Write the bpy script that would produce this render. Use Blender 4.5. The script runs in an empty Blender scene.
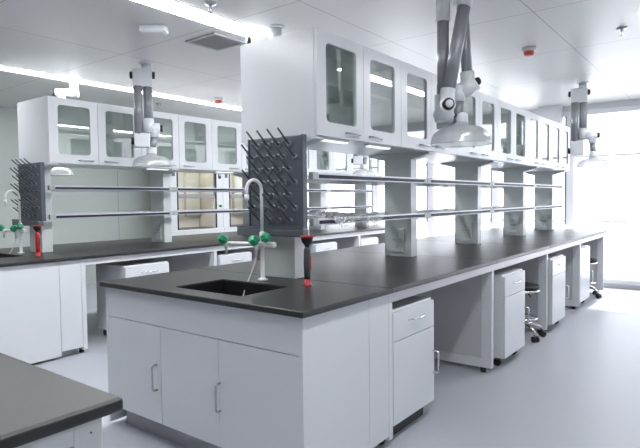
import bpy, bmesh, math, random
from mathutils import Vector, Matrix
random.seed(7)
SC = bpy.context.scene
COL = SC.collection
PI = math.pi
ORD = ['first', 'second', 'third', 'fourth', 'fifth', 'sixth', 'seventh', 'eighth']

# ------------------------------------------------------------------ materials
def principled(name, col, rough=.4, metal=0., spec=.5, trans=0., noise=None, bump=0.):
    m = bpy.data.materials.new(name); m.use_nodes = True
    nt = m.node_tree; b = nt.nodes['Principled BSDF']
    b.inputs['Base Color'].default_value = (*col, 1)
    b.inputs['Roughness'].default_value = rough
    b.inputs['Metallic'].default_value = metal
    b.inputs['Specular IOR Level'].default_value = spec
    if trans: b.inputs['Transmission Weight'].default_value = trans
    if noise:
        sc, amt = noise
        tc = nt.nodes.new('ShaderNodeTexCoord'); n = nt.nodes.new('ShaderNodeTexNoise')
        n.inputs['Scale'].default_value = sc; n.inputs['Detail'].default_value = 4
        nt.links.new(tc.outputs['Object'], n.inputs['Vector'])
        r = nt.nodes.new('ShaderNodeValToRGB')
        r.color_ramp.elements[0].position = .3; r.color_ramp.elements[1].position = .7
        r.color_ramp.elements[0].color = (*[c * (1 - amt) for c in col], 1)
        r.color_ramp.elements[1].color = (*[min(1, c * (1 + amt)) for c in col], 1)
        nt.links.new(n.outputs['Fac'], r.inputs['Fac'])
        nt.links.new(r.outputs['Color'], b.inputs['Base Color'])
        if bump:
            bp = nt.nodes.new('ShaderNodeBump'); bp.inputs['Strength'].default_value = bump
            bp.inputs['Distance'].default_value = .002
            nt.links.new(n.outputs['Fac'], bp.inputs['Height']); nt.links.new(bp.outputs['Normal'], b.inputs['Normal'])
    return m

def glass(name, tint, refl=.08, rough=0., haze=0., hazecol=(.8, .85, .85)):
    m = bpy.data.materials.new(name); m.use_nodes = True
    nt = m.node_tree; nt.nodes.clear()
    out = nt.nodes.new('ShaderNodeOutputMaterial')
    t = nt.nodes.new('ShaderNodeBsdfTransparent'); t.inputs['Color'].default_value = (*tint, 1)
    g = nt.nodes.new('ShaderNodeBsdfGlossy'); g.inputs['Roughness'].default_value = rough
    f = nt.nodes.new('ShaderNodeLayerWeight'); f.inputs['Blend'].default_value = .25
    mr = nt.nodes.new('ShaderNodeMapRange')
    mr.inputs['To Min'].default_value = refl; mr.inputs['To Max'].default_value = min(1, refl + .5)
    nt.links.new(f.outputs['Fresnel'], mr.inputs['Value'])
    mx = nt.nodes.new('ShaderNodeMixShader')
    nt.links.new(mr.outputs['Result'], mx.inputs['Fac'])
    src = t.outputs['BSDF']
    if haze:
        d = nt.nodes.new('ShaderNodeBsdfDiffuse'); d.inputs['Color'].default_value = (*hazecol, 1)
        tl = nt.nodes.new('ShaderNodeBsdfTranslucent'); tl.inputs['Color'].default_value = (*hazecol, 1)
        m0 = nt.nodes.new('ShaderNodeMixShader'); m0.inputs['Fac'].default_value = .5
        nt.links.new(d.outputs['BSDF'], m0.inputs[1]); nt.links.new(tl.outputs['BSDF'], m0.inputs[2])
        m1 = nt.nodes.new('ShaderNodeMixShader'); m1.inputs['Fac'].default_value = haze
        nt.links.new(src, m1.inputs[1]); nt.links.new(m0.outputs['Shader'], m1.inputs[2])
        src = m1.outputs['Shader']
    nt.links.new(src, mx.inputs[1]); nt.links.new(g.outputs['BSDF'], mx.inputs[2])
    nt.links.new(mx.outputs['Shader'], out.inputs['Surface'])
    return m

def emit(name, col, s):
    m = bpy.data.materials.new(name); m.use_nodes = True
    nt = m.node_tree; b = nt.nodes['Principled BSDF']
    b.inputs['Base Color'].default_value = (.8, .8, .8, 1)
    b.inputs['Emission Color'].default_value = (*col, 1); b.inputs['Emission Strength'].default_value = s
    return m

M = {}
M['steel'] = principled('white_powder_coat', (.70, .715, .745), .28, noise=(3, .012))
M['frame'] = principled('white_frame_coat', (.70, .71, .735), .32)
M['inner'] = principled('cabinet_inner_coat', (.84, .87, .86), .4)
M['back'] = principled('cabinet_back_coat', (.83, .88, .86), .4)
M['panel'] = principled('grey_infill_laminate', (.56, .575, .59), .4)
M['post'] = principled('service_post_coat', (.62, .65, .655), .3)
M['top'] = principled('black_epoxy_resin', (.021, .0205, .021), .39, spec=.52, noise=(60, .12))
M['sink'] = principled('black_polypropylene', (.008, .008, .009), .5)
M['slate'] = principled('slate_polypropylene', (.10, .113, .135), .42)
M['ring'] = principled('ring_plastic', (.17, .185, .21), .4)
M['peg'] = principled('peg_plastic', (.055, .065, .075), .4)
M['chrome'] = principled('chrome', (.75, .75, .76), .12, metal=1)
M['satin'] = principled('satin_steel', (.52, .53, .55), .3, metal=1)
M['rail'] = principled('anodised_aluminium', (.60, .61, .64), .35, metal=.2)
M['navy'] = principled('dark_rail_insert', (.016, .016, .045), .5, spec=.25)
M['cap'] = principled('grey_end_cap', (.42, .44, .45), .4)
M['black'] = principled('black_plastic', (.015, .015, .017), .45)
M['wheel'] = principled('black_rubber', (.012, .012, .014), .6)
M['green'] = principled('green_plastic', (.01, .34, .15), .35)
M['red'] = principled('red_plastic', (.50, .012, .015), .35)
M['redlamp'] = principled('red_alarm_plastic', (.75, .08, .04), .35)
M['grip'] = principled('dark_grey_grip', (.06, .065, .075), .45)
M['tapwhite'] = principled('white_epoxy_tap', (.86, .87, .88), .3)
M['hose'] = principled('pale_hose', (.62, .60, .58), .45)
M['armwhite'] = principled('white_arm_plastic', (.72, .74, .77), .32)
M['armgrey'] = principled('anodised_grey_tube', (.27, .28, .30), .34, metal=.2)
M['dome'] = glass('frosted_acrylic', (.97, .98, .98), .06, .1, haze=.38, hazecol=(.95, .96, .97))
M['glass'] = glass('door_glass', (.95, .985, .97), .15, haze=.15, hazecol=(.66, .74, .71))  # haze lightens the panes in place of light inside the cabinets
M['shelfglass'] = glass('shelf_glass', (.95, .97, .97), .03)
M['winglass'] = glass('window_glass', (.97, .98, 1.), .04)
M['sashglass'] = glass('sash_glass', (.93, .95, .93), .05)
M['wrap'] = glass('plastic_wrap', (.95, .955, .97), .14, .10, haze=.30, hazecol=(.9, .9, .93))
M['liner'] = principled('beige_resin_liner', (.74, .70, .62), .45)
M['sash'] = principled('sash_aluminium', (.28, .29, .30), .4)
M['dark'] = principled('dark_grey_metal', (.12, .125, .13), .45)
M['vent'] = principled('vent_grille', (.28, .285, .29), .5)
M['wood'] = principled('seat_vinyl', (.02, .02, .022), .55, spec=.3)
M['light'] = emit('led_diffuser', (.965, .985, 1), 17.0)
M['hoodfill'] = emit('added_hood_lamp', (1, .96, .88), 12.0)  # glow for the added fume cupboard fill
M['lamp'] = emit('undershelf_led', (1, 1, 1), .55)
M['winframe'] = principled('window_frame_coat', (.88, .88, .93), .4)
M['wall'] = principled('wall_paint', (.55, .59, .57), .45, noise=(1.2, .015))
M['wallwhite'] = principled('white_wall_paint', (.72, .73, .74), .5)
M['kick'] = principled('plinth_coat', (.40, .41, .43), .35)
M['outside'] = principled('pale_render', (.75, .80, .92), .8)
M['ground'] = principled('pale_concrete', (.75, .75, .76), .8)

def floor_mat():
    m = principled('grey_epoxy_floor', (.43, .445, .49), .3, spec=.35)
    nt = m.node_tree; b = nt.nodes['Principled BSDF']
    tc = nt.nodes.new('ShaderNodeTexCoord')
    n = nt.nodes.new('ShaderNodeTexNoise'); n.inputs['Scale'].default_value = 1.6; n.inputs['Detail'].default_value = 6
    nt.links.new(tc.outputs['Object'], n.inputs['Vector'])
    r = nt.nodes.new('ShaderNodeValToRGB')
    r.color_ramp.elements[0].color = (.44, .455, .505, 1); r.color_ramp.elements[1].color = (.48, .495, .545, 1)
    nt.links.new(n.outputs['Fac'], r.inputs['Fac']); nt.links.new(r.outputs['Color'], b.inputs['Base Color'])
    mr = nt.nodes.new('ShaderNodeMapRange'); mr.inputs['To Min'].default_value = .36; mr.inputs['To Max'].default_value = .46
    nt.links.new(n.outputs['Fac'], mr.inputs['Value']); nt.links.new(mr.outputs['Result'], b.inputs['Roughness'])
    return m
M['floor'] = floor_mat()

def seam_mat(name, col, rough, xs, ys, w=.004, seam=.45, axis=('X', 'Y')):
    m = principled(name, col, rough)
    nt = m.node_tree; b = nt.nodes['Principled BSDF']
    tc = nt.nodes.new('ShaderNodeTexCoord'); sp = nt.nodes.new('ShaderNodeSeparateXYZ')
    nt.links.new(tc.outputs['Object'], sp.inputs[0])
    last = None
    for ax, vals in zip(axis, (xs, ys)):
        for v in vals:
            s = nt.nodes.new('ShaderNodeMath'); s.operation = 'SUBTRACT'; s.inputs[1].default_value = v
            nt.links.new(sp.outputs[ax], s.inputs[0])
            a = nt.nodes.new('ShaderNodeMath'); a.operation = 'ABSOLUTE'; nt.links.new(s.outputs[0], a.inputs[0])
            l = nt.nodes.new('ShaderNodeMath'); l.operation = 'LESS_THAN'; l.inputs[1].default_value = w
            nt.links.new(a.outputs[0], l.inputs[0])
            if last is None: last = l
            else:
                mx = nt.nodes.new('ShaderNodeMath'); mx.operation = 'MAXIMUM'
                nt.links.new(last.outputs[0], mx.inputs[0]); nt.links.new(l.outputs[0], mx.inputs[1]); last = mx
    r = nt.nodes.new('ShaderNodeMix'); r.data_type = 'RGBA'
    r.inputs[6].default_value = (*col, 1); r.inputs[7].default_value = (*[c * seam for c in col], 1)
    nt.links.new(last.outputs[0], r.inputs[0]); nt.links.new(r.outputs[2], b.inputs['Base Color'])
    return m
SEAM_X = [-3.78, -2.54, -1.30, -.06, 1.18, 2.42, 3.66, 4.90, 6.14]
SEAM_Y = [-2.6, -1.43, -.20, .97, 3.07, 5.6]
M['ceiling'] = seam_mat('metal_ceiling_panels', (.70, .695, .685), .36, SEAM_X, SEAM_Y, .0035)
M['wallpanel'] = seam_mat('wall_panels', (.56, .60, .57), .42, [-1.4, -.2, 1.0, 2.2, 3.42, 4.6, 5.8], [], .006, .6, ('X', 'Z'))

# ------------------------------------------------------------------ mesh tools
def box(bm, x0, x1, y0, y1, z0, z1, bev=0., seg=2):
    v = [bm.verts.new((x, y, z)) for x in (x0, x1) for y in (y0, y1) for z in (z0, z1)]
    fs = [bm.faces.new([v[i] for i in q]) for q in ((0, 1, 3, 2), (4, 6, 7, 5), (0, 4, 5, 1), (2, 3, 7, 6), (0, 2, 6, 4), (1, 5, 7, 3))]
    if bev:
        es = list({e for f in fs for e in f.edges})
        bmesh.ops.bevel(bm, geom=es, offset=bev, segments=seg, affect='EDGES', profile=.5)
    return bm
def frame_of(d):
    d = d.normalized(); a = Vector((0, 0, 1)) if abs(d.z) < .95 else Vector((1, 0, 0))
    u = d.cross(a).normalized(); return u, d.cross(u).normalized()
def rings(bm, rs, cap=True, smooth=True):
    for a, b in zip(rs, rs[1:]):
        n = len(a)
        for i in range(n):
            f = bm.faces.new((a[i], a[(i + 1) % n], b[(i + 1) % n], b[i])); f.smooth = smooth
    if cap:
        bm.faces.new(list(reversed(rs[0]))); bm.faces.new(rs[-1])
def cyl(bm, p0, p1, r0, r1=None, seg=20, cap=True):
    p0, p1 = Vector(p0), Vector(p1); r1 = r0 if r1 is None else r1
    u, w = frame_of(p1 - p0)
    rs = [[bm.verts.new(p + (u * math.cos(2 * PI * i / seg) + w * math.sin(2 * PI * i / seg)) * r) for i in range(seg)] for p, r in ((p0, r0), (p1, r1))]
    rings(bm, rs, cap); return bm
def tube(bm, pts, r, seg=12):
    pts = [Vector(p) for p in pts]; rs = []; pu = None
    for i, p in enumerate(pts):
        d = (pts[min(i + 1, len(pts) - 1)] - pts[max(i - 1, 0)]).normalized()
        if pu is None: u, w = frame_of(d)
        else:
            u = (pu - d * pu.dot(d)).normalized(); w = d.cross(u)
        pu = u; rr = r[i] if isinstance(r, (list, tuple)) else r
        rs.append([bm.verts.new(p + (u * math.cos(2 * PI * k / seg) + w * math.sin(2 * PI * k / seg)) * rr) for k in range(seg)])
    rings(bm, rs); return bm
def lathe(bm, prof, c=(0, 0, 0), seg=32, d=(0, 0, 1), cap=True):
    c = Vector(c); d = Vector(d).normalized(); u, w = frame_of(d)
    rs = [[bm.verts.new(c + d * z + (u * math.cos(2 * PI * k / seg) + w * math.sin(2 * PI * k / seg)) * max(r, 1e-4)) for k in range(seg)] for r, z in prof]
    rings(bm, rs, cap); return bm
def prism(bm, poly, ax, a, b):
    def P(p, t): return {'X': (t, p[0], p[1]), 'Y': (p[0], t, p[1]), 'Z': (p[0], p[1], t)}[ax]
    A = [bm.verts.new(P(p, a)) for p in poly]; B = [bm.verts.new(P(p, b)) for p in poly]
    bm.faces.new(A); bm.faces.new(list(reversed(B))); n = len(A)
    for i in range(n): bm.faces.new((A[i], B[i], B[(i + 1) % n], A[(i + 1) % n]))
    return bm
def holed(bm, o, h, rad, t0, t1, plane='XZ', seg=6):
    """rectangular slab o=(x0,x1,z0,z1) with a rounded opening h, thickness t0..t1"""
    def P(a, b, t): return (a, t, b) if plane == 'XZ' else (a, b, t)
    inner, outer = [], []
    for sx, sy, a0 in ((1, 1, 0), (-1, 1, PI / 2), (-1, -1, PI), (1, -1, 1.5 * PI)):
        cx = (h[1] - rad) if sx > 0 else (h[0] + rad); cy = (h[3] - rad) if sy > 0 else (h[2] + rad)
        dx = (o[1] - cx) if sx > 0 else (cx - o[0]); dy = (o[3] - cy) if sy > 0 else (cy - o[2])
        th = [a0 + PI / 2 * k / seg for k in range(seg + 1)]
        th.append(math.atan2(sy * dy, sx * dx) % (2 * PI)); th = sorted(set(round(t, 6) for t in th))
        for t in th:
            c, s = math.cos(t), math.sin(t)
            inner.append((cx + rad * c, cy + rad * s))
            k = min(dx / max(abs(c), 1e-6), dy / max(abs(s), 1e-6))
            outer.append((cx + k * c, cy + k * s))
    n = len(inner)
    L = [[bm.verts.new(P(*p, t)) for p in loop] for t in (t0, t1) for loop in (outer, inner)]
    for i in range(n):
        j = (i + 1) % n
        bm.faces.new((L[0][i], L[0][j], L[1][j], L[1][i])); bm.faces.new((L[2][i], L[3][i], L[3][j], L[2][j]))
        bm.faces.new((L[0][i], L[2][i], L[2][j], L[0][j])); bm.faces.new((L[1][i], L[1][j], L[3][j], L[3][i]))
    bmesh.ops.remove_doubles(bm, verts=bm.verts, dist=1e-6)
    return bm
def NB(): return bmesh.new()
def fin(name, bm, mat):
    bmesh.ops.recalc_face_normals(bm, faces=bm.faces)
    me = bpy.data.meshes.new(name); bm.to_mesh(me); bm.free()
    me.materials.append(M[mat] if isinstance(mat, str) else mat)
    return me
def B(x0, x1, y0, y1, z0, z1, bev=.0): return box(NB(), x0, x1, y0, y1, z0, z1, bev)

class Proto:
    """the parts of one kind of thing; place() makes a thing with its own part objects"""
    def __init__(s, name): s.name = name; s.parts = []
    def add(s, part, bm, mat, parent=-1, label=None, loc=(0, 0, 0)):
        s.parts.append((part, fin(part, bm, mat), parent, label, loc)); return len(s.parts) - 1
    def place(s, loc, label, cat, group=None, rz=0.):
        e = bpy.data.objects.new(s.name, None); COL.objects.link(e); e.empty_display_size = .1
        e.location = loc; e.rotation_euler = (0, 0, rz); e['label'] = label; e['category'] = cat
        if group: e['group'] = group
        made = []
        for part, me, par, lab, pl in s.parts:
            o = bpy.data.objects.new(part, me); COL.objects.link(o)
            o.parent = e if par < 0 else made[par]; o.location = pl
            if lab: o['label'] = lab
            made.append(o)
        return e
def single(name, me, loc, label, cat, group=None, rz=0.):
    o = bpy.data.objects.new(name, me); COL.objects.link(o); o.location = loc; o.rotation_euler = (0, 0, rz)
    o['label'] = label; o['category'] = cat
    if group: o['group'] = group
    return o
def struct(name, bm, mat, parent=None):
    o = bpy.data.objects.new(name, fin(name, bm, mat)); COL.objects.link(o)
    if parent: o.parent = parent
    else: o['kind'] = 'structure'
    return o

# ------------------------------------------------------------------ the room
ZC = 2.65; XW = 7.0; YL = 6.74; YR = -4.0; XB = -5.2
struct('floor', B(XB, XW + .15, YR, YL, -.1, 0), 'floor')
struct('ceiling', B(XB, XW + .15, YR, YL, ZC, ZC + .1), 'ceiling')
struct('wall_left', B(XB, XW + .15, YL, YL + .15, 0, ZC), 'wallpanel')
struct('wall_right', B(XB, XW + .15, YR - .15, YR, 0, ZC), 'wallwhite')
struct('wall_back', B(XB - .15, XB, YR, YL, 0, ZC), 'wallwhite')
bm = NB(); box(bm, XW, XW + .15, YR, YL, 2.57, ZC); box(bm, XW, XW + .15, YR, YL, 0, .05)
box(bm, XW, XW + .15, 6.45, YL, .05, 2.57); box(bm, XW, XW + .15, YR, -3.93, .05, 2.57)
struct('wall_far', bm, 'wallwhite')
struct('trim_1', B(6.78, 7.0, .69, .985, 2.0, ZC), 'frame')                # boxed bulkhead on the window wall
EDGES = [-3.93, -2.80, -1.66, -.53, .60, 1.73, 2.87, 4.0, 5.2, 6.45]
for i, (a, b) in enumerate(zip(EDGES, EDGES[1:])):
    bm = NB()
    box(bm, XW + .02, XW + .10, a, a + .06, .05, 2.57); box(bm, XW + .02, XW + .10, b - .06, b, .05, 2.57)
    box(bm, XW + .02, XW + .10, a + .06, b - .06, 2.50, 2.57); box(bm, XW + .02, XW + .10, a + .06, b - .06, .05, .12)
    box(bm, XW + .02, XW + .10, a + .06, b - .06, 1.885, 1.91); box(bm, XW + .02, XW + .10, a + .06, b - .06, .935, .96)
    w = struct('window_%d' % (i + 1), bm, 'winframe')
    bm = NB()
    for z0, z1 in ((.12, .935), (.96, 1.885), (1.91, 2.50)): box(bm, XW + .055, XW + .063, a + .06, b - .06, z0, z1)
    struct('pane', bm, 'winglass', w)
    struct('blind_cord', B(XW + .005, XW + .02, b - .012 + .06, b + .004 + .06, .90, 2.5), 'dark', w)  # dark strip standing for the roller blind cord beside the mullion
struct('trim_2', B(XW - .05, XW, -3.93, 6.45, 0, .06), 'kick')             # sill track along the window foot

# outside
bm = NB(); box(bm, XW + .2, 40, -30, 40, -.4, -.1)
o = single('paved_yard', fin('paved_yard', bm, 'ground'), (0, 0, 0), 'pale paved yard outside the window wall', 'ground'); o['kind'] = 'structure'
o = single('window_canopy', fin('window_canopy', B(XW + .16, XW + .85, -4.1, 6.8, 2.70, 2.78), 'ground'), (0, 0, 0), 'unseen flat canopy added to keep sun off the upper panes', 'canopy'); o['kind'] = 'structure'  # out of view; added to cut the sun patch short on the floor

# ------------------------------------------------------------------ prototypes
# wall cabinet with two glazed doors: x 0..W, front y=0, back .278
CW = .956
P = Proto('wall_cabinet')
bm = NB(); t = .018
box(bm, 0, t, 0, .278, 0, .6); box(bm, CW - t, CW, 0, .278, 0, .6)
box(bm, t, CW - t, 0, .278, 0, t); box(bm, t, CW - t, 0, .278, .6 - t, .6)
P.add('carcass', bm, 'steel')
P.add('back_panel', B(t, CW - t, .268, .276, t, .6 - t), 'back')
P.add('shelf', B(t, CW - t, .03, .266, .315, .333), 'inner')
for k in (0, 1):
    x0 = .002 + k * CW / 2; x1 = (k + 1) * CW / 2 - .002
    h = (x0 + .085, x1 - .078, .085, .532) if k == 0 else (x0 + .078, x1 - .085, .085, .532)
    d = P.add('door', holed(NB(), (x0, x1, .003, .597), h, .032, -.021, -.001), 'steel')
    P.add('glass_pane', B(h[0] - .006, h[1] + .006, -.010, -.006, h[2] - .006, h[3] + .006), 'glass', d)
    hx = x1 - .20 if k == 0 else x0 + .06
    bm = NB(); tube(bm, [(hx, -.021, .036), (hx, -.036, .036), (hx + .01, -.044, .036), (hx + .13, -.044, .036), (hx + .14, -.036, .036), (hx + .14, -.021, .036)], .0055, 8)
    P.add('handle', bm, 'satin', d)
    for z in (.10, .50):
        hz = x0 + .03 if k == 0 else x1 - .03
        P.add('hinge', cyl(NB(), (hz, .0, z), (hz, .014, z), .017, seg=12), 'satin', d)
WALLCAB = P

# undercabinet lamp
P = Proto('undercabinet_lamp')
P.add('housing', B(0, .28, 0, .04, -.010, 0), 'frame')
P.add('diffuser', B(.01, .27, .004, .036, -.018, -.010), 'lamp')
LAMP = P

# service post: column .10 x .24, bracket under the cabinets, sockets
def make_post(sockets):
    P = Proto('service_post')
    P.add('column', B(0, .10, -.12, .12, 0, .766, .003), 'post')
    bm = NB(); prism(bm, [(-.275, .817), (.275, .817), (.275, .804), (.125, .766), (-.125, .766), (-.275, .804)], 'X', .004, .096)
    P.add('bracket', bm, 'post')
    if sockets:
        for z in (.175, .075):
            bm = NB(); box(bm, -.012, 0, -.065, .055, z - .047, z + .047, .002)
            s = P.add('socket_plate', bm, 'post')
            bm = NB()
            for dy, dz in ((-.012, .012), (.010, .012), (-.001, -.004)): box(bm, -.0135, -.012, dy - .003, dy + .003, z + dz - .008, z + dz + .006)
            P.add('socket_slots', bm, 'cap', s)
            P.add('lip', B(-.017, -.012, -.040, .040, z - .041, z - .036), 'cap', s)
    return P
POST0, POST1 = make_post(False), make_post(True)

def shelf_proto(L, x_glass0, x_glass1):
    P = Proto('glass_shelf')
    P.add('glass_plate', B(x_glass0, x_glass1, -.226, .226, -.004, .004), 'shelfglass')
    for s in (-1, 1):
        y0, y1 = (-.256, -.226) if s < 0 else (.226, .256)
        r = P.add('rail', B(.05, L - .05, y0, y1, -.020, .020, .004), 'rail')
        P.add('stripe', B(.055, L - .055, (y0 - .0012) if s < 0 else y1, y0 if s < 0 else (y1 + .0012), -.012, .009), 'navy', r)
        for a in (0, L - .05): P.add('end_cap', B(a, a + .05, y0 - .001, y1 + .001, -.022, .022, .003), 'cap', r)
    return P

# drying rack: local origin at board centre bottom, facing -x
P = Proto('drying_rack')
P.add('board', B(-.038, -.012, -.205, .205, 0, .53, .006), 'slate')
bm = NB(); box(bm, -.040, -.004, -.212, -.205, 0, .53); P.add('side_flange', bm, 'slate')
P.add('side_flange', B(-.044, -.004, .205, .212, 0, .53), 'slate')
bm = NB(); box(bm, -.095, -.040, -.25, .27, -.045, .0, .008); box(bm, -.095, -.088, -.25, .27, 0, .012)
P.add('drip_tray', bm, 'slate')
RACK_ROWS = []
k = 0
for row in range(7):
    z = .485 - row * .073
    n, off = (5, .170) if row % 2 else (4, .128)
    for c in range(n):
        y = off - c * .081
        bm = NB(); tube(bm, [(-.036, y, z), (-.048, y, z + .001), (-.058, y, z + .008), (-.138, y, z + .078)], [.0068, .0068, .0062, .0052], 8)
        pg = P.add('peg', bm, 'peg')
        bm = NB(); lathe(bm, [(.019, 0), (.019, .004), (.010, .008)], (-.038, y, z - .004), 12, (-1, 0, 0))
        P.add('socket_ring', bm, 'ring', pg)
RACK = P

# three-way bench tap: origin base on worktop; spout towards -x; arms along y
def make_tap():
    P = Proto('laboratory_tap')
    bm = NB(); lathe(bm, [(.030, 0), (.030, .005), (.018, .010), (.0125, .02), (.0125, .245), (.0155, .25), (.0155, .275), (.010, .28)], seg=20)
    c = P.add('column', bm, 'tapwhite')
    pts = [(0, 0, .27), (0, 0, .515)] + [(-.06 + .06 * math.cos(a), 0, .515 + .06 * math.sin(a)) for a in [PI * i / 12 for i in range(1, 12)]] + [(-.12, 0, .515), (-.12, 0, .49)]
    bm = NB(); tube(bm, pts, .0095, 12)
    g = P.add('gooseneck', bm, 'tapwhite')
    bm = NB(); lathe(bm, [(.0125, 0), (.0125, .03), (.007, .034), (.0055, .065)], (-.12, 0, .493), 14, (0, 0, -1))
    P.add('nozzle', bm, 'tapwhite', g)
    bm = NB(); tube(bm, [(0, 0, .205), (-.01, .12, .205), (-.02, .285, .202)], .0125, 12)
    box(bm, -.016, .016, -.10, .03, .190, .222, .008)
    P.add('cross_arm', bm, 'tapwhite')
    bm = NB(); tube(bm, [(0, .0, .235), (-.014, -.026, .240)], .010, 10); P.add('valve_stem', bm, 'tapwhite')
    def knob(cx, cy, cz, d):
        bm = NB(); prof = [(.016, 0), (.027, .010), (.028, .040), (.022, .052), (.005, .055)]
        c = Vector((cx, cy, cz)); dd = Vector(d).normalized(); u, w = frame_of(dd); seg = 24; rs = []
        for r, z in prof:
            rs.append([bm.verts.new(c + dd * z + (u * math.cos(2 * PI * q / seg) + w * math.sin(2 * PI * q / seg)) * (r * (1 if (q // 2) % 2 else .86))) for q in range(seg)])
        rings(bm, rs, True, False); P.add('green_knob', bm, 'green', label='ribbed green plastic knob')
    knob(-.014, -.024, .240, (-.35, -1, .35))
    knob(-.028, .020, .212, (-.75, .05, .6)); knob(-.035, .262, .214, (-.7, .35, .6))
    for y, x in ((.022, -.030), (.265, -.034)):
        bm = NB(); lathe(bm, [(.014, .03), (.014, -.005), (.009, -.010), (.007, -.05)], (x, y, .185), 14)
        P.add('outlet', bm, 'tapwhite')
    pts = [(-.030, .022, .14), (-.04, .024, .10), (-.065, .030, .04), (-.10, .036, -.02), (-.135, .04, -.12)]
    sm = []
    for i in range(17):
        t_ = i / 16 * (len(pts) - 1); q = min(int(t_), len(pts) - 2); f = t_ - q
        sm.append(Vector(pts[q]).lerp(Vector(pts[q + 1]), f))
    bm = NB(); tube(bm, sm, .0042, 8); P.add('hose', bm, 'hose', label='pale rubber hose hanging into the sink')
    return P
TAP = make_tap()

# hand-held eyewash
def make_eye(body, stripe):
    P = Proto('eyewash_spray')
    bm = NB(); lathe(bm, [(.024, 0), (.024, .006), (.018, .010), (.016, .036), (.0, .038)], seg=20); P.add('base', bm, 'red')
    bm = NB(); tube(bm, [(0, 0, .036), (0, 0, .07), (0, 0, .12), (0, 0, .19), (0, .0, .21)], [.017, .018, .0195, .018, .011], 16); P.add('grip', bm, body)
    bm = NB(); box(bm, .0, .013, -.0205, -.012, .085, .16, .003); P.add('trigger', bm, stripe)
    bm = NB(); lathe(bm, [(.010, .205), (.015, .218), (.027, .233), (.033, .252), (.033, .258)], seg=20); P.add('spray_bell', bm, 'black')
    bm = NB(); lathe(bm, [(.036, .258), (.039, .261), (.036, .267), (.0, .267)], seg=20); P.add('dust_cap', bm, 'red')
    return P
EYE, EYE2 = make_eye('grip', 'red'), make_eye('red', 'grip')

# sink basin
def make_sink():
    P = Proto('sink'); x0, x1, y0, y1 = .118, .468, .478, .992
    bm = NB()
    box(bm, x0, x0 + .008, y0, y1, .60, .845); box(bm, x1 - .008, x1, y0, y1, .60, .845)
    box(bm, x0 + .008, x1 - .008, y0, y0 + .008, .60, .845); box(bm, x0 + .008, x1 - .008, y1 - .008, y1, .60, .845)
    box(bm, x0 + .008, x1 - .008, y0 + .008, y1 - .008, .60, .612)
    P.add('basin', bm, 'sink')
    bm = NB(); lathe(bm, [(.035, 0), (.035, .006), (.02, .004)], ((x0 + x1) / 2, (y0 + y1) / 2, .612), 20); P.add('drain', bm, 'dark')
    return P
SINK = make_sink()

# sink base cabinet
def make_base():
    P = Proto('sink_cabinet')
    bm = NB(); box(bm, .052, .735, .05, 1.495, .122, .595)
    box(bm, .052, .735, .05, .075, .595, .82); box(bm, .052, .735, 1.47, 1.495, .595, .82); box(bm, .70, .735, .075, 1.47, .595, .82)
    P.add('carcass', bm, 'steel')
    P.add('false_front', B(.032, .052, .045, 1.512, .651, .815, .0015), 'steel')
    ys = [(.045, .5535), (.5565, 1.0035), (1.0065, 1.512)]
    for i, (a, b) in enumerate(ys):
        d = P.add('door', B(.032, .052, a, b, .124, .647, .0015), 'steel')
        if i == 1: continue
        hy = b - .008 if i == 0 else a + .035
        if i == 0: hy = .557 - .012
        bm = NB(); tube(bm, [(.032, hy, .305), (.010, hy, .305), (.002, hy, .313), (.002, hy, .432), (.010, hy, .440), (.032, hy, .440)], .0055, 10)
        P.add('handle', bm, 'satin', d)
    for ya, yb in ((.030, .050), (1.495, 1.515)):
        P.add('side_panel', B(.030, .545, ya, yb, .022, .82, .001), 'steel')
        P.add('filler_panel', B(.548, .735, ya, yb, .06, .82, .001), 'steel')
    P.add('plinth', B(.105, .72, .095, 1.45, 0, .122), 'kick')
    return P
BASE = make_base()

# end support frame of the bench
P = Proto('support_frame')
for y in (.03, 1.42): P.add('leg', B(0, .04, y, y + .08, .035, .765, .003), 'frame')
P.add('bottom_rail', B(.002, .038, .11, 1.42, .035, .10), 'frame')
P.add('top_rail', B(.002, .038, .11, 1.42, .735, .765), 'frame')
P.add('infill_panel', B(.012, .030, .11, 1.42, .10, .735), 'panel')
for y in (.10, 1.43): P.add('foot', cyl(NB(), (.02, y, 0), (.02, y, .036), .022), 'black', label='black levelling foot')
SUPPORT = P

# pedestals: x 0..w, front y=0
def make_ped(casters):
    W_, D_ = .49, .50; z0 = .075 if casters else .095; z1 = .716
    P = Proto('pedestal_cabinet')
    bm = NB(); box(bm, 0, W_, .021, D_, z0, z1, .003)
    P.add('body', bm, 'steel')
    d = P.add('drawer', B(.002, W_ - .002, 0, .02, .549, z1 - .012, .002), 'steel')
    pts = [(W_ * .36 + .18 * i / 8, -.004 - .022 * math.sin(PI * min(1, max(0, i / 8)) ** 1), .640 - .0 * i) for i in range(9)]
    bm = NB(); tube(bm, [(pts[0][0], .0, .640)] + pts + [(pts[-1][0], 0, .640)], .005, 8); P.add('handle', bm, 'chrome', d)
    d = P.add('door', B(.002, W_ - .002, 0, .02, z0 + .002, .545, .002), 'steel')
    hx = W_ - .018
    bm = NB(); tube(bm, [(hx, 0, .27), (hx, -.03, .27), (hx, -.036, .276), (hx, -.036, .394), (hx, -.03, .40), (hx, 0, .40)], .005, 8); P.add('handle', bm, 'chrome', d)
    if casters:
        for x in (.06, W_ - .06):
            for y in (.07, D_ - .06):
                bm = NB(); cyl(bm, (x, y, .058), (x, y, z0), .018, seg=12); box(bm, x - .018, x + .018, y - .02, y + .02, .048, .062)
                f = P.add('caster', bm, 'dark')
                P.add('wheel', cyl(NB(), (x - .015, y + .008, .03), (x + .015, y + .008, .03), .03, seg=18), 'wheel', f)
    else:
        P.add('plinth', B(.01, W_ - .03, .06, D_, 0, z0), 'black')
    return P
PEDF, PEDM = make_ped(False), make_ped(True)

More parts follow.
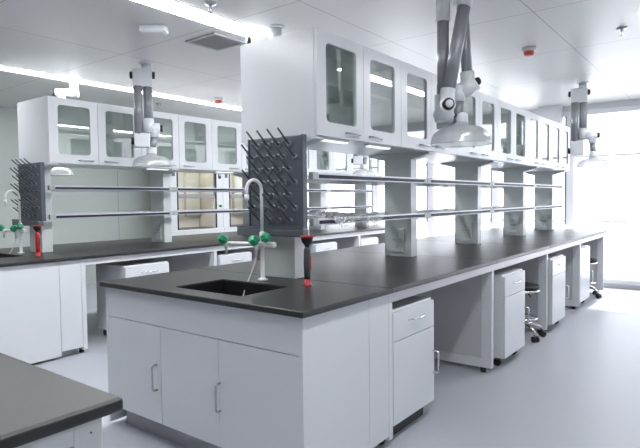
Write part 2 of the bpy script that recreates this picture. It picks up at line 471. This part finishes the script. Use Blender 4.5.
# stool
P = Proto('laboratory_stool')
bm = NB(); lathe(bm, [(.0, .455), (.150, .455), (.172, .465), (.174, .485), (.165, .497), (.14, .502), (0, .503)], seg=36); P.add('seat', bm, 'wood')
bm = NB(); lathe(bm, [(.150, .440), (.174, .440), (.177, .446), (.177, .456), (.150, .456)], seg=36, cap=False); P.add('seat_ring', bm, 'chrome')
bm = NB(); cyl(bm, (0, 0, .12), (0, 0, .30), .022); cyl(bm, (0, 0, .30), (0, 0, .455), .014); P.add('gas_lift', bm, 'chrome')
bm = NB(); tube(bm, [(.02, 0, .43), (.10, -.04, .415), (.15, -.06, .36)], [.005, .009, .006], 8); P.add('lever', bm, 'black')
bm = NB(); R_ = .155
tube(bm, [(R_ * math.cos(2 * PI * i / 32), R_ * math.sin(2 * PI * i / 32), .19) for i in range(33)], .009, 10)
for a in (0, 2 * PI / 3, 4 * PI / 3): tube(bm, [(.02 * math.cos(a), .02 * math.sin(a), .19), (R_ * math.cos(a), R_ * math.sin(a), .19)], .007, 8)
P.add('foot_ring', bm, 'chrome')
for i in range(5):
    a = 2 * PI * i / 5 + .35; c, s = math.cos(a), math.sin(a)
    bm = NB(); tube(bm, [(.015 * c, .015 * s, .135), (.12 * c, .12 * s, .125), (.20 * c, .20 * s, .095), (.215 * c, .215 * s, .06)], [.018, .015, .012, .010], 10)
    lg = P.add('leg', bm, 'chrome')
    bm = NB()
    for sgn in (-1, 1): cyl(bm, (.215 * c - s * sgn * .006, .215 * s + c * sgn * .006, .028), (.215 * c - s * sgn * .026, .215 * s + c * sgn * .026, .028), .028, seg=18)
    P.add('twin_wheel', bm, 'wheel', lg)
STOOL = P

# extraction arms. local frame: x = screen right (in plan), y = away from the camera
ARM_RZ = math.atan2(-.7930, .6091)
def knob_at(P, par, p, d, r=.034, mat='black'):
    p = Vector(p); d = Vector(d).normalized()
    bm = NB(); lathe(bm, [(r, 0), (r, .022), (r * .9, .026), (0, .026)], p, 20, d); k_ = P.add('tension_knob', bm, mat, par)
    bm = NB(); lathe(bm, [(r * .68, .026), (r * .66, .031), (0, .033)], p, 20, d); P.add('knob_cap', bm, 'armwhite', k_)
def dome(P, c, R=.19, zt=0, zb=-.13):
    bm = NB(); prof = [(.045, .02), (.05, 0), (.075, -.012)]
    for i in range(1, 10):
        a = PI / 2 * i / 9; prof.append((.075 + (R - .075) * math.sin(a), -.012 - (abs(zb) - .03) * (1 - math.cos(a))))
    prof += [(R + .004, zb + .006), (R + .004, zb)]
    inner = [(r - .005, z - .002) for r, z in reversed(prof[1:-2])]
    lathe(bm, prof + [(R - .002, zb)] + inner, c, 40, cap=False)
    P.add('hood_dome', bm, 'dome')
    bm = NB(); lathe(bm, [(.036, .075), (.047, .06), (.047, .0), (.04, -.005)], c, 24); P.add('hood_collar', bm, 'armwhite')
def flange(P, c, z=0):
    bm = NB(); lathe(bm, [(.0, 0), (.066, 0), (.066, -.008), (.055, -.014), (0, -.014)], (c[0], c[1], z), 28); P.add('ceiling_flange', bm, 'armwhite')

# folded arm (hood over the aisle corner and hood by the window)
def folded_arm(wx, hx, eb):
    P = Proto('extraction_arm')
    flange(P, (0, 0))
    bm = NB(); cyl(bm, (0, 0, -.014), (0, 0, -.09), .045); P.add('mount_sleeve', bm, 'armwhite')
    bm = NB(); box(bm, -.127, .052, -.048, .048, -.235, -.065, .010, 2); t_ = P.add('top_joint', bm, 'armwhite')
    knob_at(P, t_, (-.127, 0, -.125), (-1, 0, 0)); knob_at(P, t_, (.052, 0, -.115), (1, 0, 0))
    P.add('lower_tube', cyl(NB(), (-.083, -.02, -.23), (-.083, -.02, -.70), .040, seg=28), 'armgrey', label='grey tube')
    P.add('return_tube', cyl(NB(), (.008, .0, -.23), (.008, 0, -.56), .045, seg=28), 'armgrey', label='grey tube')
    P.add('tie_rod', cyl(NB(), (-.036, -.02, -.23), (-.036, -.02, -.70), .006, seg=10), 'armwhite')
    bm = NB(); box(bm, -.128, .018, -.06, .045, eb, -.68, .010, 2); t_ = P.add('elbow_joint', bm, 'armwhite'); knob_at(P, t_, (-.128, -.01, eb + .06), (-1, 0, 0))
    bm = NB(); cyl(bm, (.008, 0, -.535), (.008, 0, -.67), .053, seg=24); cyl(bm, (-.03, 0, -.625), (wx + .05, 0, -.625), .050, seg=24); cyl(bm, (wx, 0, -.60), (wx, 0, -.715), .044, seg=24)
    t_ = P.add('wrist_joint', bm, 'armwhite'); knob_at(P, t_, (wx + .05, 0, -.625), (1, 0, 0))
    P.add('hood_tube', cyl(NB(), (wx, 0, -.70), (hx, 0, -.85), .034, seg=24), 'armgrey', label='grey tube')
    dome(P, (hx, 0, -.885), .178, 0, -.11)
    return P
ARM_A, ARM_E = folded_arm(.065, .03, -.815), folded_arm(.108, .12, -.855)

# front arm, reaching forward
P = Proto('extraction_arm')
flange(P, (0, 0))
bm = NB(); cyl(bm, (0, 0, -.014), (0, 0, -.205), .044, seg=28); lathe(bm, [(.047, -.205), (.048, -.215), (.040, -.22)], seg=28, cap=False); P.add('mount_sleeve', bm, 'armwhite')
P.add('lower_tube', cyl(NB(), (0, 0, -.20), (0, 0, -.70), .037, seg=28), 'armgrey', label='grey tube')
bm = NB(); cyl(bm, (-.005, .045, -.80), (-.005, -.15, -.765), .050, seg=26); cyl(bm, (.008, -.10, -.66), (-.010, -.10, -.86), .046, .050, seg=26); cyl(bm, (-.01, 0, -.68), (-.01, 0, -.85), .044, seg=26)
t_ = P.add('elbow_joint', bm, 'armwhite'); knob_at(P, t_, (-.005, -.150, -.765), (.12, -1, .05), .036)
P.add('middle_tube', cyl(NB(), (.006, -.10, -.70), (.112, -.10, -.14), .040, seg=28), 'armgrey', label='grey tube')
bm = NB(); cyl(bm, (.105, -.10, -.16), (.135, -.10, -.04), .046, seg=26); cyl(bm, (.128, -.15, -.085), (.128, .06, -.085), .050, seg=26); cyl(bm, (.128, .03, -.04), (.137, .03, -.16), .043, seg=26)
t_ = P.add('top_joint', bm, 'armwhite'); knob_at(P, t_, (.128, -.15, -.085), (0, -1, 0), .036)
P.add('upper_tube', cyl(NB(), (.132, .03, -.12), (.167, .03, -.60), .037, .034, seg=28), 'armgrey', label='grey tube')
bm = NB(); cyl(bm, (.162, .03, -.53), (.172, .03, -.66), .045, .048, seg=26); cyl(bm, (.215, .01, -.595), (.11, .05, -.665), .056, seg=26); cyl(bm, (.105, .03, -.62), (.105, .03, -.72), .046, seg=26)
t_ = P.add('wrist_joint', bm, 'armwhite'); knob_at(P, t_, (.212, .012, -.598), (1, .35, .45), .026)
P.add('hood_tube', cyl(NB(), (.105, .03, -.70), (.105, .03, -.86), .037, seg=24), 'armgrey', label='grey tube')
knob_at(P, -1, (.078, .0, -.81), (-.6, -.8, 0), .014)
dome(P, (.12, .03, -.865))
ARM_B = P

# arms behind the cabinets: joint swung out sideways under the ceiling
def rear_arm(drop, hx):
    P = Proto('extraction_arm')
    flange(P, (0, 0))
    bm = NB(); cyl(bm, (0, 0, -.014), (0, 0, -.17), .046, seg=26); P.add('mount_sleeve', bm, 'armwhite')
    bm = NB(); cyl(bm, (.03, .05, -.115), (-.20, -.02, -.115), .046, seg=26); cyl(bm, (-.14, 0, -.10), (-.14, 0, -.24), .045, seg=24)
    t_ = P.add('top_joint', bm, 'armwhite'); knob_at(P, t_, (-.20, -.02, -.115), (-.95, -.3, 0), .04)
    P.add('lower_tube', cyl(NB(), (-.14, 0, -.23), (-.14, 0, -drop), .037, seg=24), 'armgrey', label='grey tube')
    bm = NB(); cyl(bm, (-.14, .08, -drop - .04), (-.14, -.12, -drop - .04), .047, seg=24); P.add('elbow_joint', bm, 'armwhite')
    P.add('hood_tube', cyl(NB(), (-.14, 0, -drop - .04), (hx, 0, -drop - .13), .034, seg=24), 'armgrey', label='grey tube')
    dome(P, (hx, 0, -drop - .165))
    return P
ARM_C, ARM_D = rear_arm(.74, -.24), rear_arm(.52, .04)

# ------------------------------------------------------------------ islands
FR = [.7375, 2.235, 3.69, 5.065, 6.44]            # support frame positions
SL = [0, .722, 2.255, 3.70, 5.08, 6.60]           # worktop joints
PX = [.70, 2.12, 3.50, 4.93, 6.21]                # service posts
WT = 1.53
def slab(L, hole=None):
    bm = NB()
    if hole is None: box(bm, 0, L, 0, WT, -.028, 0, .006, 2)
    else:
        holed(bm, (0, L, 0, WT), hole, .02, -.028, 0, 'XY')
        e = [e for e in bm.edges if all(min(abs(v.co.x), abs(v.co.x - L), abs(v.co.y), abs(v.co.y - WT)) < 1e-5 for v in e.verts)]
        bmesh.ops.bevel(bm, geom=e, offset=.006, segments=2, affect='EDGES', profile=.5)
    return fin('worktop', bm, 'top')
SLABS = [slab(SL[1], (.118, .468, .478, .992))] + [slab(b - a - .001) for a, b in zip(SL[1:], SL[2:])]
SHELVES = [shelf_proto(1.435, .082, 1.397), shelf_proto(1.39, .062, 1.338), shelf_proto(1.408, .042, 1.368), shelf_proto(1.30, .062, 1.238)]
SHX = {'c': [.722, 2.16, 3.56, 4.97], 'l': [.722, 2.09, 3.56, 4.97]}
SHELVES_L = [shelf_proto(1.365, .082, 1.325), shelf_proto(1.46, .065, 1.408)] + SHELVES[2:]
NEAR = {'c': 'centre island', 'l': 'left island'}
def island(oy, key):
    isl = NEAR[key]
    slname = ['black worktop around the sink, near end of the %s', 'black worktop slab just behind the sink slab of the %s', 'middle black worktop slab of the %s', 'fourth black worktop slab from the sink on the %s', 'last black worktop slab by the windows on the %s']
    for me, x, nm in zip(SLABS, SL, slname):
        single('worktop', me, (x, oy, .85), nm % isl, 'worktop', 'worktops of the %s' % isl)
    BASE.place((0, oy, 0), {'c': 'white sink base cabinet with three doors on the near end of the centre island', 'l': 'white sink base cabinet seen side-on at the near end of the left island'}[key], 'cabinet')
    SINK.place((0, oy, 0), 'black sink sunk into the near end of the %s' % isl, 'sink')
    TAP.place((.573, oy + .769, .85), 'white gooseneck tap with green knobs by the sink of the %s' % isl, 'tap')
    (EYE if key == 'c' else EYE2).place((.553, oy + .422, .85) if key == 'c' else (.53, oy + .35, .85),
        {'c': 'dark grey hand-held eyewash with red base on the centre island', 'l': 'red hand-held eyewash with black bell on the left island'}[key], 'eyewash')
    RACK.place((.699, oy + .742, 1.146), 'slate grey peg drying rack on the end post of the %s' % isl, 'drying rack')
    for i, x in enumerate(PX if key == 'c' else [.70, 2.05] + PX[2:]):
        (POST0 if i == 0 else POST1).place((x, oy + .753, .85), 'white shelf post behind the drying rack on the %s' % isl if i == 0 else '%s grey-white shelf post with sockets, counting from the drying rack, %s' % (ORD[i], isl), 'post', 'shelf posts on the %s' % isl)
    for z, lv in ((1.18, 'lower'), (1.445, 'upper')):
        for i, (x, sp) in enumerate(zip(SHX[key], SHELVES if key == 'c' else SHELVES_L)):
            sp.place((x, oy + .765, z), '%s glass shelf with dark-striped rails in the %s bay from the drying rack, %s' % (lv, ORD[i], isl), 'shelf', 'glass shelves on the %s' % isl)
    for i in range(6):
        x = .712 + i * CW
        WALLCAB.place((x, oy + .487, 1.668), '%s glass-door wall cabinet from the drying rack, aisle side, %s' % (ORD[i], isl), 'wall cabinet', 'glass-door wall cabinets facing the aisle, %s' % isl)
        WALLCAB.place((x + CW, oy + 1.043, 1.668), '%s back-to-back wall cabinet from the drying rack, far side, %s' % (ORD[i], isl), 'wall cabinet', 'wall cabinets on the far side, %s' % isl, PI)
    for i, x in enumerate((.80, 1.31) if key == 'c' else (1.76, 2.72)):
        LAMP.place((x, oy + .50, 1.668), '%s slim white lamp from the drying rack under the wall cabinets of the %s' % (ORD[i], isl), 'lamp', 'slim lamps under the wall cabinets of the %s' % isl)
    for i, x in enumerate(FR):
        SUPPORT.place((x, oy, 0), ('white panelled support frame against the sink cabinet of the %s' if i == 0 else ORD[i] + ' white panelled support frame from the sink cabinet under the %s') % isl, 'bench frame', 'support frames under the %s' % isl)
    for y, sd in ((.03, 'aisle'), (1.47, 'far')):
        single('apron_rail', fin('apron_rail', B(.7375, 6.48, y, y + .03, .766, .821, .002), 'frame'), (0, oy, 0), 'long white rail under the worktop on the %s side of the %s' % (sd, isl), 'rail')
island(0, 'c')
OL = 3.04
island(OL, 'l')

# pedestals and stools under the centre island
PEDF.place((.782, .03, 0), 'white drawer pedestal on a dark plinth, beside the centre sink cabinet', 'pedestal', 'pedestals under the centre island')
PEDM.place((2.40, -.012, 0), 'white pedestal on casters sticking out beside a round stool, nearer one', 'pedestal', 'pedestals under the centre island')
PEDM.place((3.765, -.005, 0), 'white pedestal on casters just past the nearer stool, third from the sink', 'pedestal', 'pedestals under the centre island')
PEDM.place((5.11, .03, 0), 'white pedestal on casters in front of the far stool, by the windows', 'pedestal', 'pedestals under the centre island')
STOOL.place((3.44, .205, 0), 'chrome stool with dark round seat, nearer one, behind a pedestal', 'stool', 'stools under the centre island')
STOOL.place((6.04, .205, 0), 'chrome stool with dark round seat, farther one, near the windows', 'stool', 'stools under the centre island', .3)
for x, lab in ((1.16, 'white pedestal under the left island, nearest the sink cabinet'), (2.32, 'white pedestal under the left island, beside its second support frame'),
               (4.02, 'white pedestal under the left island, seen below the plastic wrap, left one'), (5.13, 'white pedestal under the left island, farthest one toward the windows')):
    PEDM.place((x, OL + .03, 0), lab, 'pedestal', 'pedestals under the left island')

# extraction arms
ARM_A.place((1.511, 3.168, ZC), 'grey folded extraction arm with clear dome in front of the left island cabinets', 'extraction arm', None, ARM_RZ + .31)
ARM_E.place((5.33, .075, ZC), 'grey folded extraction arm with clear dome, hanging before the bright windows', 'extraction arm', None, ARM_RZ - .44)
ARM_A.place((5.30, 3.168, ZC), 'white-jointed extraction arm glimpsed under the centre cabinets, over the left island', 'extraction arm', None, ARM_RZ)
ARM_B.place((1.575, .11, ZC), 'large grey extraction arm with crossed tubes and dome before the centre cabinets', 'extraction arm', None, ARM_RZ)
ARM_D.place((1.494, 1.463, ZC), 'white extraction arm joint peeking over the top of the centre cabinets', 'extraction arm', None, ARM_RZ)
ARM_C.place((1.50, 4.50, ZC), 'white extraction arm joint peeking over the left island cabinets, dome below', 'extraction arm', None, ARM_RZ)

# plastic wrap lying on the lower shelf
bm = NB(); NX, NY = 70, 36; g = []
rnd = [[random.uniform(-1, 1) for _ in range(NY + 1)] for _ in range(NX + 1)]
for i in range(NX + 1):
    rowv = []
    for j in range(NY + 1):
        u, v = i / NX, j / NY; q = rnd[i][j]
        wv = .98 + .02 * math.sin(9 * v)
        x = .90 + .56 * u * wv + .006 * q + .03 * (1 - v) * math.sin(5 * v)
        ed = min(1, 7 * min(u, 1 - u)); hump = (.5 + .5 * math.sin(6.3 * u + .6)) * (.6 + .4 * math.sin(11 * u + 5 * v))
        if v < .70:                       # lying on the glass
            y = .97 - (v / .70) * .42 + .004 * q
            z = 1.192 + ed * (.012 + .055 * hump * math.sin(PI * min(1, v / .70 * 1.0)) + .016 * abs(q))
        elif v < .80:                     # over the front rail
            y = .55 - (v - .70) / .10 * .052; z = 1.207 + ed * (.010 * hump + .006 * abs(q))
        else:                             # hanging in front of the rail
            f = (v - .80) / .20; y = .498 - .004 * abs(q) - .012 * f * hump
            z = 1.207 - f * (.052 + .022 * math.sin(8 * u + 1)) * (.35 + .65 * ed)
        rowv.append(bm.verts.new((x, y, z)))
    g.append(rowv)
for i in range(NX):
    for j in range(NY): bm.faces.new((g[i][j], g[i + 1][j], g[i + 1][j + 1], g[i][j + 1]))
single('plastic_wrap', fin('plastic_wrap', bm, 'wrap'), (0, 0, 0), 'crumpled clear plastic wrap draped over the lower shelf of the centre island', 'plastic wrap')

# ------------------------------------------------------------------ fume cupboards along the left wall
def make_fume():
    P = Proto('fume_cupboard'); W_ = 1.15; D_ = .50
    P.add('base_cabinet', B(0, W_, .03, D_, 0, .72), 'steel')
    P.add('work_sill', B(0, W_, -.02, D_, .72, .83, .012), 'frame')
    for x in (0, W_ - .15): P.add('side_column', B(x, x + .15, 0, D_, .83, 2.40, .006), 'frame')
    P.add('header', B(.15, W_ - .15, 0, .06, 1.98, 2.40), 'frame')
    bm = NB(); box(bm, .15, W_ - .15, D_ - .03, D_, .83, 2.4); box(bm, .15, .16, .08, D_ - .03, .83, 2.4); box(bm, W_ - .16, W_ - .15, .08, D_ - .03, .83, 2.4); box(bm, .16, W_ - .16, .08, D_ - .03, 2.38, 2.4)
    P.add('liner', bm, 'liner', label='beige inner lining')
    P.add('added_hood_lamp', B(.35, W_ - .35, .18, .28, 2.35, 2.38), 'hoodfill')  # unseen lamp added to brighten the beige lining
    P.add('work_surface', B(.16, W_ - .16, .06, D_ - .03, .83, .845), 'dark')
    bm = NB(); box(bm, .22, .54, D_ - .10, D_ - .03, 1.05, 1.95); box(bm, .66, .96, D_ - .10, D_ - .03, 1.05, 1.95)
    P.add('baffle', bm, 'liner')
    bm = NB(); holed(bm, (.155, W_ - .155, 1.36, 1.975), (.175, W_ - .175, 1.425, 1.955), .005, .015, .04)
    s = P.add('sash', bm, 'sash')
    P.add('glass_pane', B(.175, W_ - .175, .025, .031, 1.425, 1.955), 'sashglass', s)
    P.add('sash_handle', B(.20, W_ - .20, -.004, .012, 1.365, 1.385, .004), 'sash', s)
    P.add('sash_track', B(W_ - .17, W_ - .152, -.006, .012, .84, 1.98), 'black'); P.add('sash_track', B(.152, .17, -.006, .012, .84, 1.98), 'black')
    bm = NB(); box(bm, W_ - .105, W_ - .045, -.012, 0, 1.70, 1.80, .004); c = P.add('control_panel', bm, 'black')
    P.add('display', B(W_ - .095, W_ - .055, -.0135, -.012, 1.745, 1.785), 'cap', c)
    P.add('socket', B(.05, .11, -.010, 0, 1.72, 1.79, .004), 'dark')
    for xx in (W_ - .10,):
        bm = NB(); lathe(bm, [(.018, 0), (.018, .012), (.010, .02), (.022, .022), (.022, .04), (0, .041)], (xx + .02, 0, 1.22), 16, (0, -1, 0)); P.add('valve_knob', bm, 'green')
    return P
FUME = make_fume()
for i in range(2):
    FUME.place((3.80 + i * 1.152, 5.88, 0), ['beige-lined fume cupboard behind the left island shelves, left one', 'fume cupboard right of the white control column, partly behind the drying rack'][i], 'fume cupboard', 'fume cupboards along the left wall')

# ------------------------------------------------------------------ foreground bench (bottom left)
bm = NB(); box(bm, -2.6, -.998, -.279, 1.255, .8225, .856, .010, 3)
single('worktop', fin('worktop', bm, 'top'), (0, 0, 0), 'black worktop corner in the near left foreground', 'worktop')
P = Proto('bench_frame')
for x in (-1.105, -2.56):
    for y in (-.245, 1.165): P.add('leg', B(x, x + .07, y, y + .06, .035, .822, .003), 'frame')
for x in (-1.07, -2.525):
    for y in (-.215, 1.195): P.add('foot', cyl(NB(), (x, y, 0), (x, y, .036), .022), 'black')
P.add('apron', B(-2.49, -1.105, -.245, -.215, .77, .822), 'frame'); P.add('apron', B(-2.49, -1.105, 1.195, 1.225, .77, .822), 'frame')
P.add('side_rail', B(-1.075, -1.045, -.185, 1.165, .77, .822), 'frame')
P.add('screw', cyl(NB(), (-1.064, -.247, .786), (-1.064, -.245, .786), .0024, seg=10), 'dark')
P.place((0, 0, 0), 'white steel frame under the foreground worktop', 'bench frame')
PEDF.place((-1.62, -.235, 0), 'white drawer pedestal under the foreground worktop, at the bottom edge', 'pedestal')

# ------------------------------------------------------------------ ceiling fixtures
P = Proto('ceiling_light')
P.add('housing', B(0, 1.225, -.10, .10, -.004, 0), 'frame')
P.add('diffuser', B(.006, 1.219, -.093, .093, -.008, -.004), 'light')
CL = P
P = Proto('ceiling_light')
P.add('housing', B(0, 1.225, -.075, .075, -.004, 0), 'frame')
P.add('diffuser', B(.006, 1.219, -.068, .068, -.008, -.004), 'light')
CLN = P
rowname = {4.40: 'over the left island', 1.71: 'between the islands', -.87: 'over the right aisle', -2.75: 'right of the camera'}
for y, xs in ((1.71, SEAM_X[2:8]), (4.40, SEAM_X[2:8]), (-.87, [-1.30, -.06, 2.90, 4.14]), (-2.75, SEAM_X[1:2])):  # near modules are out of view, added to light end faces and cabinets
    for i, x in enumerate(xs):
        (CL if y == 1.71 else CLN).place((x + .0075, y, ZC), '%s white ceiling strip light from the camera in the row %s' % (ORD[i], rowname[y]), 'ceiling light', 'ceiling strip lights in the row %s' % rowname[y])
P = Proto('air_vent')
bm = NB(); holed(bm, (-.18, .18, -.18, .18), (-.155, .155, -.155, .155), .004, -.012, 0, 'XY'); P.add('frame', bm, 'cap')
bm = NB(); box(bm, -.155, .155, -.155, .155, -.003, 0)
for i in range(16): box(bm, -.155, .155, -.150 + i * .0195, -.141 + i * .0195, -.010, -.003)
P.add('grille', bm, 'vent')
P.place((1.46, 2.11, ZC), 'grey square ceiling air vent beside the strip light', 'air vent')
P = Proto('alarm_sounder')
bm = NB(); lathe(bm, [(0, 0), (.062, 0), (.060, -.028), (.048, -.034), (0, -.034)], seg=28); P.add('base', bm, 'armwhite')
bm = NB(); lathe(bm, [(.046, -.034), (.044, -.058), (.034, -.066), (0, -.067)], seg=28); P.add('red_lens', bm, 'redlamp', label='red lens')
P.place((3.385, .114, ZC), 'red and white round alarm on the ceiling, right of the large extraction arm', 'alarm')
P.place((3.185, 4.0, ZC), 'small red and white alarm on the ceiling over the left island', 'alarm')
P = Proto('sprinkler')
bm = NB(); lathe(bm, [(0, 0), (.042, 0), (.040, -.008), (.018, -.012), (0, -.012)], seg=24); P.add('rosette', bm, 'satin')
bm = NB(); cyl(bm, (0, 0, -.012), (0, 0, -.03), .012, seg=12); tube(bm, [(.010, 0, -.028), (.016, 0, -.045), (.004, 0, -.062)], .003, 8); tube(bm, [(-.010, 0, -.028), (-.016, 0, -.045), (-.004, 0, -.062)], .003, 8)
lathe(bm, [(.018, -.062), (.018, -.065), (0, -.066)], seg=16); P.add('head', bm, 'satin')
P.place((3.27, -.643, ZC), 'chrome sprinkler head on the ceiling at upper right', 'sprinkler')
P.place((.83, 1.46, ZC), 'chrome sprinkler head on the ceiling beside the strip light at top centre', 'sprinkler')
P.place((2.93, 4.92, ZC), 'tiny dark sprinkler head on the ceiling behind the left extraction arm', 'sprinkler')
P = Proto('ceiling_sensor')
P.add('body', B(-.10, .10, -.05, .05, -.05, 0, .006), 'armwhite'); P.add('cover', B(-.085, .085, -.04, .04, -.056, -.05, .002), 'frame')
P.place((.885, 2.17, ZC), 'white box sensor on the ceiling left of the air vent', 'sensor', None, ARM_RZ)

# ------------------------------------------------------------------ light
w = bpy.data.worlds.new('sky'); SC.world = w; w.use_nodes = True
bg = w.node_tree.nodes['Background']; bg.inputs['Color'].default_value = (.93, .96, 1, 1); bg.inputs['Strength'].default_value = 2.3
s = bpy.data.lights.new('sun', 'SUN'); s.energy = 3.0; s.angle = math.radians(1.2); s.color = (1, .95, .88)
so = bpy.data.objects.new('sun', s); COL.objects.link(so)
so.rotation_euler = Vector((-1, -.03, -1.0)).to_track_quat('-Z', 'Y').to_euler()

# ------------------------------------------------------------------ camera
yaw, pit, rol, f = .6549, -.0446, -.0116, 544.95
fw = Vector((math.cos(yaw) * math.cos(pit), math.sin(yaw) * math.cos(pit), math.sin(pit)))
rt = Vector((math.sin(yaw), -math.cos(yaw), 0)); up = rt.cross(fw)
rt2 = rt * math.cos(rol) + up * math.sin(rol); up2 = up * math.cos(rol) - rt * math.sin(rol)
cam = bpy.data.cameras.new('camera'); cam.sensor_fit = 'HORIZONTAL'; cam.sensor_width = 36; cam.lens = f / 640 * 36
cam.clip_start = .05
co = bpy.data.objects.new('camera', cam); COL.objects.link(co)
mat = Matrix((rt2, up2, -fw)).transposed().to_4x4(); mat.translation = (-1.7092, -1.4048, 1.3092)
co.matrix_world = mat; SC.camera = co
SC.view_settings.view_transform = 'Standard'; SC.view_settings.look = 'None'
SC.view_settings.gamma = 1; SC.view_settings.use_curve_mapping = False
SC.view_settings.exposure = 1.0
